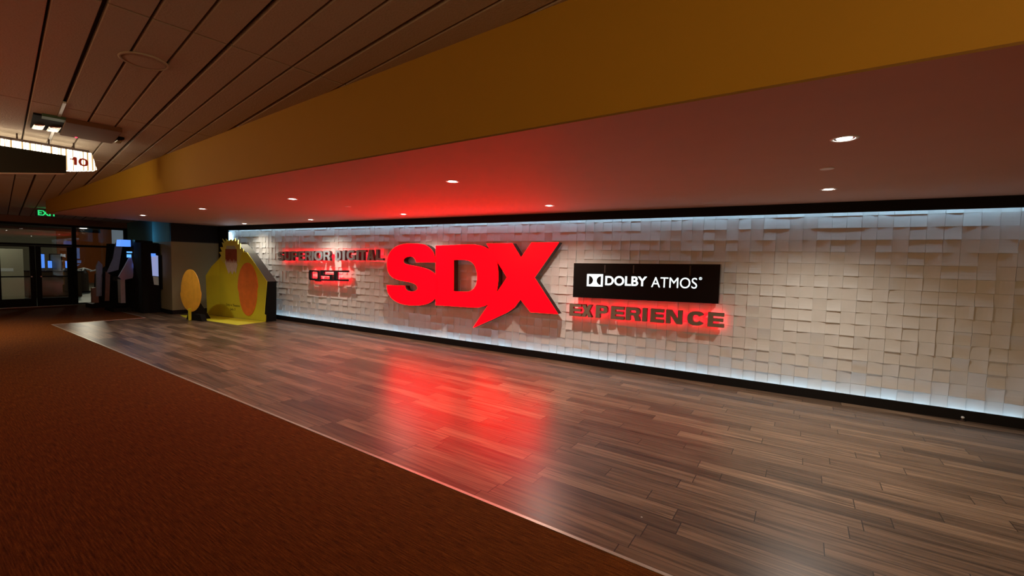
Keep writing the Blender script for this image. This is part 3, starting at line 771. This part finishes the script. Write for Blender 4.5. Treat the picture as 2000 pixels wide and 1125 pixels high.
# numeral light box under the ceiling, dark message panel in front of it
def number_sign():
    hx = -7.3
    t = tag(empty('hanging_sign', H(hx, -5.6, 2.55), DL), 'hanging white ribbed light box sign with dark red number 10 and dark front panel', 'sign')
    oy, oz = -5.6, 2.55
    def P(pts): return [(y - oy, z - oz) for y, z in pts]
    lit = MB().prism(P([(-7.6, 2.958), (-5.245, 2.956), (-5.20, 2.756), (-5.217, 2.742), (-5.43, 2.700), (-7.6, 2.64)]), 'x', -0.10, 0.0)
    lit.build('light_box', 'panel', t)
    MB().prism(P([(-7.6, 2.960), (-5.255, 2.958), (-5.262, 2.992), (-7.6, 2.994)]), 'x', -0.068, -0.032).build('top_rail', 'letter_can', t)
    for y in (-5.88, -5.62, -5.40, -6.4, -7.0):
        MB().tube((-0.05, y - oy, 2.99 - oz), (-0.05, y - oy, ceil_z(hx) - oz + 0.004), 0.008, 8).build('hanger', 'letter_can', t)
    pnl = MB().prism(P([(-7.6, 2.868), (-5.494, 2.868), (-5.498, 2.652), (-7.6, 2.30)]), 'x', 0.01, 0.06)
    k = pnl.build('message_panel', 'dark_green', t)
    MB().prism(P([(-7.6, 2.285), (-5.515, 2.634), (-5.498, 2.652), (-7.6, 2.30)]), 'x', 0.008, 0.062).build('edge_strip', 'strip', k)
    for ch, a, b in (('1', -5.452, -5.385), ('0', -5.372, -5.282)):
        if ch == '1':
            m1 = [(a, 2.848), (a + 0.016, 2.850), (a + 0.030, 2.858), (a + 0.038, 2.876), (b, 2.876), (b, 2.775), (b - 0.030, 2.775), (b - 0.030, 2.836), (a, 2.836)]
            me = curve_mesh([m1], 0.006, y_front=0.0)
        else:
            me = curve_mesh([sup_arc((a + b) / 2, 2.8255, (b - a) / 2, 0.0505, 0, 348, 30), sup_arc((a + b) / 2, 2.8255, (b - a) / 2 - 0.027, 0.0505 - 0.019, 0, 348, 30)], 0.006, y_front=0.0)
        # from the x,z plane into the sign's plane (hall y, z), facing +x
        me.transform(Matrix(((0, -1, 0, 0.002), (1, 0, 0, -oy), (0, 0, 1, -oz), (0, 0, 0, 1))))
        me.transform(Matrix(((1, 0, 0, 0.0), (0, 1, 0, 0), (0, 0, 1, 0), (0, 0, 0, 1))))
        link('numeral', me, 'digit', t)
        # the same numeral on the far face, read from the doors
        mb_ = me.copy(); c0 = -5.33 - oy
        mb_.transform(Matrix(((-1, 0, 0, -0.1), (0, -1, 0, 2 * c0), (0, 0, 1, 0), (0, 0, 0, 1))))
        link('numeral', mb_, 'digit', t)
number_sign()

# exit sign
t = tag(empty('exit_sign', H(-16.0, -4.22, 2.573), DL), 'green lit exit sign hanging above the glass doors', 'sign')
MB().box(-0.03, 0.03, -0.20, 0.20, 0.0, 0.165).build('housing', 'exit_box', t, bevel=0.004)
MB().tube((0, 0, 0.165), (0, 0, 2.775 - 2.573 + 0.01), 0.02).build('canopy_stem', 'exit_box', t)
me = fit_text('EXIT', -0.165, 0.175, 0.016, 0.150, 0.0, 0.004, 0.03)
me.transform(Matrix(((0, -1, 0, 0.034), (1, 0, 0, 0), (0, 0, 1, 0), (0, 0, 0, 1))))
link('lettering', me, 'exit_lit', t)
lamp('exit_lamp', 'POINT', H(-15.9, -4.2, 2.66), 0.25, (0.05, 1.0, 0.35), 0.05)

# ceiling speaker and twin-reflector unit
def ceil_empty(name, x, y, drop=0.0):
    o = empty(name, H(x, y, ceil_z(x) - drop))
    o.rotation_euler = (0, -math.atan(0.0325), DL)
    return o
t = tag(ceil_empty('ceiling_speaker', -3.90, -5.68), 'round speaker grille set in the ribbed tile ceiling', 'speaker')
MB().lathe([(0.135, 0.002), (0.150, 0.002), (0.155, -0.004), (0.140, -0.012), (0.135, -0.004)], seg=36).build('rim', 'ceiling', t, smooth=True)
MB().lathe([(0.0, -0.010), (0.10, -0.009), (0.136, -0.003), (0.136, 0.002), (0.0, 0.002)], seg=36).build('grille', 'ceiling', t, smooth=True)

t = tag(ceil_empty('recessed_light_fixture', -6.45, -5.43), 'long ceiling fixture with shiny reflectors at both ends in front of the hanging number sign', 'light')
t.rotation_euler.z = DL + math.radians(-6.4)
MB().box(-0.34, 0.34, -0.23, 0.22, -0.05, 0.0).build('cover_panel', 'hallwall', t, bevel=0.004)
MB().box(-0.34, 0.30, -0.46, -0.23, -0.022, 0.0).build('reflector_tray', 'black_matte', t)
MB().box(-0.36, -0.10, 0.22, 0.30, -0.022, 0.0).build('reflector_tray', 'black_matte', t)
for x, y, sx, sy in ((-0.18, -0.405, 0.13, 0.045), (-0.16, -0.29, 0.14, 0.05), (-0.22, 0.262, 0.10, 0.03)):
    rf = MB().prism([(x - sx, y - sy), (x + sx * 0.7, y - sy * 0.8), (x + sx, y + sy), (x - sx * 0.8, y + sy * 0.8)], 'z', -0.040, -0.022)
    rf.build('reflector', 'chrome', t, bevel=0.006)
MB().box(0.22, 0.34, -0.40, -0.23, -0.030, 0.0).build('corner_block', 'green', t)
MB().lathe([(0.0, -0.060), (0.010, -0.058), (0.012, -0.048), (0.0, -0.048)], cx=-0.30, cy=-0.10).build('indicator', 'redled', t)

# ================================================================== DISPLAY BOARDS
def display_board():
    A = Vector((-13.06, -0.67, 0)); B = Vector((-11.04, -0.56, 0))
    rz = math.atan2(B.y - A.y, B.x - A.x)
    t = tag(empty('display_board', A, rz), 'large yellow cardboard display board with jagged top beside the tile wall', 'display')
    main = [(0.0, 0.0), (0.0, 1.58), (0.11, 1.67), (0.01, 1.76), (0.15, 1.78), (0.06, 1.90), (0.21, 1.90), (0.15, 2.03), (0.26, 1.99), (0.17, 2.13), (0.33, 2.03), (0.33, 2.13), (0.44, 2.06), (0.56, 2.12), (0.63, 2.07), (0.76, 2.14), (0.76, 2.06), (0.89, 2.10), (0.88, 1.98), (0.98, 2.0), (0.98, 1.86), (1.10, 1.86), (1.13, 1.78), (1.26, 1.77), (1.53, 1.54), (2.08, 1.04), (1.96, 0.19), (2.02, 0.18), (2.02, 0.0)]
    link('front_panel', curve_mesh([main], 0.012, y_front=0.0), 'yellow', t)
    burst = [(0.03, 1.60)] + main[2:23] + [(1.05, 1.74), (0.92, 1.50), (0.5, 1.42), (0.2, 1.48)]
    link('starburst', curve_mesh([burst], 0.003, y_front=-0.003), 'yellow_dull', t)
    link('label_panel', curve_mesh([[(0.31, 1.85), (0.83, 1.85), (0.83, 1.44), (0.31, 1.44)]], 0.003, y_front=-0.006), 'maroon', t)
    link('top_band', curve_mesh([[(0.37, 1.94), (0.75, 1.94), (0.80, 1.85), (0.34, 1.85)]], 0.003, y_front=-0.006), 'greyprint', t)
    sp = [(0.29, 1.47)]
    for k in range(6):
        sp += [(0.34 + k * 0.09, 1.58 - 0.03 * (k % 2)), (0.385 + k * 0.09, 1.46)]
    sp += [(0.86, 1.46), (0.78, 1.20), (0.70, 1.28), (0.62, 1.17), (0.54, 1.27), (0.46, 1.18), (0.38, 1.30)]
    link('splash_print', curve_mesh([sp], 0.003, y_front=-0.009), 'burst', t)
    # plain rounded printed patch
    link('printed_patch', curve_mesh([[(1.30 + 0.43 * math.cos(a) * (1.0 if math.sin(a) > 0 else 0.9), 0.80 + 0.70 * math.sin(a)) for a in [2 * math.pi * k / 48 for k in range(48)]]], 0.020, y_front=-0.020), 'orange', t)
    link('lettering', fit_text('Only in Theaters', 0.30, 0.93, 0.285, 0.365, -0.002, 0.002, 0.006), 'ink', t)
    link('lettering', fit_text('July 3', 0.49, 0.72, 0.175, 0.255, -0.002, 0.002, 0.006), 'ink', t)
    flap = MB(); n = 0
    q = [(0.0, 0.0, 0.0), (0.0, 0.0, 1.58), (-0.29, -0.045, 1.36), (-0.50, -0.085, 1.10), (-0.47, -0.08, 0.0)]
    flap.v = q + [(x, y + 0.012, z) for x, y, z in q]
    flap.f = [(0, 1, 2, 3, 4), (9, 8, 7, 6, 5)] + [(i, (i + 1) % 5, 5 + (i + 1) % 5, 5 + i) for i in range(5)]
    flap.build('side_flap', 'yellow', t)
    body = [(0.02, 0.0), (0.02, 1.55), (0.45, 1.92), (0.86, 1.985), (1.24, 1.75), (2.07, 1.035), (2.05, 0.0)]
    MB().prism(body, 'y', 0.0125, 0.27).build('rear_box', 'card_black', t)
    top = MB()
    for (a, b) in ((3, 4), (4, 5)):
        (x0, z0), (x1, z1) = body[a], body[b]
        n = len(top.v); L = math.hypot(x1 - x0, z1 - z0); nx, nz = -(z1 - z0) / L * 0.004, (x1 - x0) / L * 0.004
        top.v += [(x0, 0.0125, z0), (x1, 0.0125, z1), (x1, 0.27, z1), (x0, 0.27, z0)]
        top.v += [(x + nx, y, z + nz) for x, y, z in top.v[n:n + 4]]
        top.f += [tuple(n + i for i in qd) for qd in ((0, 1, 2, 3), (7, 6, 5, 4), (0, 4, 5, 1), (1, 5, 6, 2), (2, 6, 7, 3), (3, 7, 4, 0))]
    top.build('sloped_top', 'card_grey', t)
    # floor apron in front
    ap = MB().prism([(-0.90, -0.55), (-0.35, -0.72), (2.06, -0.73), (2.02, -0.012), (-0.25, -0.10), (-0.6, -0.30)], 'z', 0.001, 0.004)
    ap.build('floor_apron', 'yellow', t)
display_board()

def cutout():
    t = tag(empty('cardboard_cutout', (-12.60, -1.55, 0.0045), math.radians(4)), 'smaller rounded amber cardboard panel standing left of the yellow display board', 'display')
    prof = [(0.47 * math.cos(a) * (0.92 if math.sin(a) > 0 else 1.0) - 0.03, 0.72 + (0.58 if math.sin(a) > 0 else 0.50) * math.sin(a)) for a in [2 * math.pi * k / 48 for k in range(48)]]
    link('front_panel', curve_mesh([prof], 0.012, y_front=-0.01), 'amber', t)
    MB().box(-0.05, 0.0, -0.06, -0.012, 0.0, 0.30).build('support_post', 'yellow', t)
    MB().prism([(0.0, 0.0), (0.45, 0.0), (0.10, 0.62), (0.0, 0.62)], 'x', -0.05, 0.0).build('easel_back', 'card_black', t)
    MB().prism([(-0.30, 0.0), (0.40, 0.0), (0.32, 0.16), (-0.22, 0.16)], 'y', 0.02, 0.14).build('foot_box', 'card_black', t)
    MB().box(-0.42, 0.34, 0.004, 0.018, 0.93, 0.98).build('cross_brace', 'card_black', t)
cutout()

# ================================================================== GAME MACHINES
def machine_tall():
    hx, hy = -16.1, -2.42
    t = tag(empty('arcade_machine', H(hx, hy), DL), 'tall black arcade machine with blue lit marquee and trim', 'arcade machine')
    prof = [(-0.22, 0.0), (0.50, 0.0), (0.50, 2.03), (-0.12, 2.06), (-0.14, 1.90), (0.0, 1.80), (0.02, 1.25), (-0.15, 1.10), (-0.20, 0.95)]
    MB().prism(prof, 'x', -0.10, 0.50).build('cabinet', 'black_matte', t)
    MB().prism([(-0.46, 1.86), (-0.22, 1.86), (-0.22, 2.05), (-0.44, 2.05)], 'x', 0.16, 0.49).build('marquee', 'blue_lit', t)
    g = MB()
    for a, b, c, d in ((-0.14, -0.03, 1.42, 1.82), (-0.32, -0.20, 1.68, 1.72), (-0.32, -0.22, 1.55, 1.64), (-0.16, 0.0, 1.26, 1.36), (-0.10, 0.0, 1.14, 1.21)):
        g.box(0.50, 0.512, a, b, c, d)
    g.build('lit_trim', 'cyan_lit', t)
    MB().prism([(-0.50, 1.00), (-0.36, 1.30), (-0.22, 1.62), (-0.17, 1.35), (-0.18, 0.96), (-0.42, 0.90)], 'x', 0.40, 0.47).build('side_guard', 'violet', t)
    MB().box(0.2, 0.45, -0.46, -0.36, 0.25, 0.92).build('strut', 'pale', t)
    MB().box(-0.3, 0.3, -0.45, -0.18, 0.86, 0.98).build('control_panel', 'frame', t, bevel=0.01)
    MB().box(-0.40, 0.46, -0.62, -0.22, 0.0, 0.10).build('foot_platform', 'black', t, bevel=0.006)
machine_tall()
lamp('arcade_lamp', 'AREA', H(-15.9, -2.55, 2.12), 2.2, (0.16, 0.62, 1.0), 0.5, (math.radians(105), 0, DL - 0.5), size_y=0.08)

def machine_pale():
    t = tag(empty('arcade_machine', H(-17.55, -2.62), DL), 'pale slim arcade machine with salmon base beside the glass sidelight', 'arcade machine')
    MB().prism([(-0.35, 0.12), (0.40, 0.12), (0.40, 1.95), (0.0, 1.95), (-0.05, 1.25), (-0.30, 1.0)], 'x', -0.35, 0.30).build('cabinet', 'black_matte', t)
    MB().prism([(-0.18, 1.05), (0.10, 1.15), (0.22, 1.95), (0.05, 1.98), (-0.02, 1.5)], 'x', 0.30, 0.33).build('side_panel', 'pale', t)
    MB().prism([(-0.42, 0.35), (-0.30, 0.35), (-0.26, 1.30), (-0.34, 1.42), (-0.40, 1.25)], 'x', 0.22, 0.30).build('front_guard', 'pale', t)
    MB().prism([(-0.50, 0.15), (-0.36, 0.15), (-0.36, 0.62), (-0.50, 0.60)], 'x', 0.10, 0.26).build('coin_door', 'pink', t)
    MB().box(-0.4, 0.34, -0.52, 0.40, 0.0, 0.12).build('base', 'black', t, bevel=0.005)
    MB().prism([(-0.24, 0.20), (-0.14, 0.20), (-0.10, 1.00), (-0.20, 1.10)], 'x', 0.30, 0.34).build('side_stripe', 'pink', t)
machine_pale()

def kiosk():
    t = tag(empty('game_kiosk', H(-15.15, -2.40), DL), 'slim black kiosk with a glowing upright screen next to the grey pilaster', 'kiosk')
    MB().box(-0.32, 0.28, -0.22, 0.19, 0.0, 1.98).build('cabinet', 'black_matte', t, bevel=0.01)
    MB().prism([(0.02, 1.05), (0.155, 1.03), (0.155, 1.62), (0.0, 1.66)], 'x', 0.28, 0.295).build('screen', 'screen', t)
    MB().prism([(0.05, 0.80), (0.155, 0.78), (0.155, 1.01), (0.03, 1.03)], 'x', 0.28, 0.294).build('lower_panel', 'screen_low', t)
    MB().box(0.28, 0.298, 0.0, 0.10, 1.60, 1.68).build('lit_header', 'blue_lit', t)
kiosk()

t = tag(empty('wall_frame', H(-14.98, -2.166, 0.66), DL), 'dark upright narrow frame on the side of the grey pilaster', 'frame')
MB().box(-0.17, 0.17, -0.030, 0.0, 0.0, 0.98).build('border', 'black', t, bevel=0.004)
MB().box(-0.14, 0.14, -0.034, -0.030, 0.03, 0.95).build('panel', 'black_matte', t)

# ================================================================== SMALL THINGS
t = tag(empty('door_stop', (2.017, -0.135, 0)), 'tiny pale-tipped door stop on the floor by the baseboard at right', 'door stop')
MB().lathe([(0.0, 0.0), (0.022, 0.0), (0.022, 0.006), (0.010, 0.012), (0.010, 0.03), (0.0, 0.03)], seg=16).build('base', 'letter_can', t)
MB().lathe([(0.0, 0.03), (0.014, 0.03), (0.016, 0.04), (0.010, 0.05), (0.0, 0.052)], seg=16).build('tip', 'whitepl', t)
sc_ = MB(); sc_.v = [(-0.006, -0.004, 0), (0.007, -0.003, 0), (0.004, 0.006, 0), (-0.005, 0.004, 0), (0, 0, 0.004)]
sc_.f = [(0, 1, 4), (1, 2, 4), (2, 3, 4), (3, 0, 4), (3, 2, 1, 0)]
o = tag(sc_.build('paper_scrap', 'whitepl'), 'tiny white paper scrap lying on the wood planks near the carpet edge', 'scrap')
o.location = (-0.641, -4.073, 0.0)
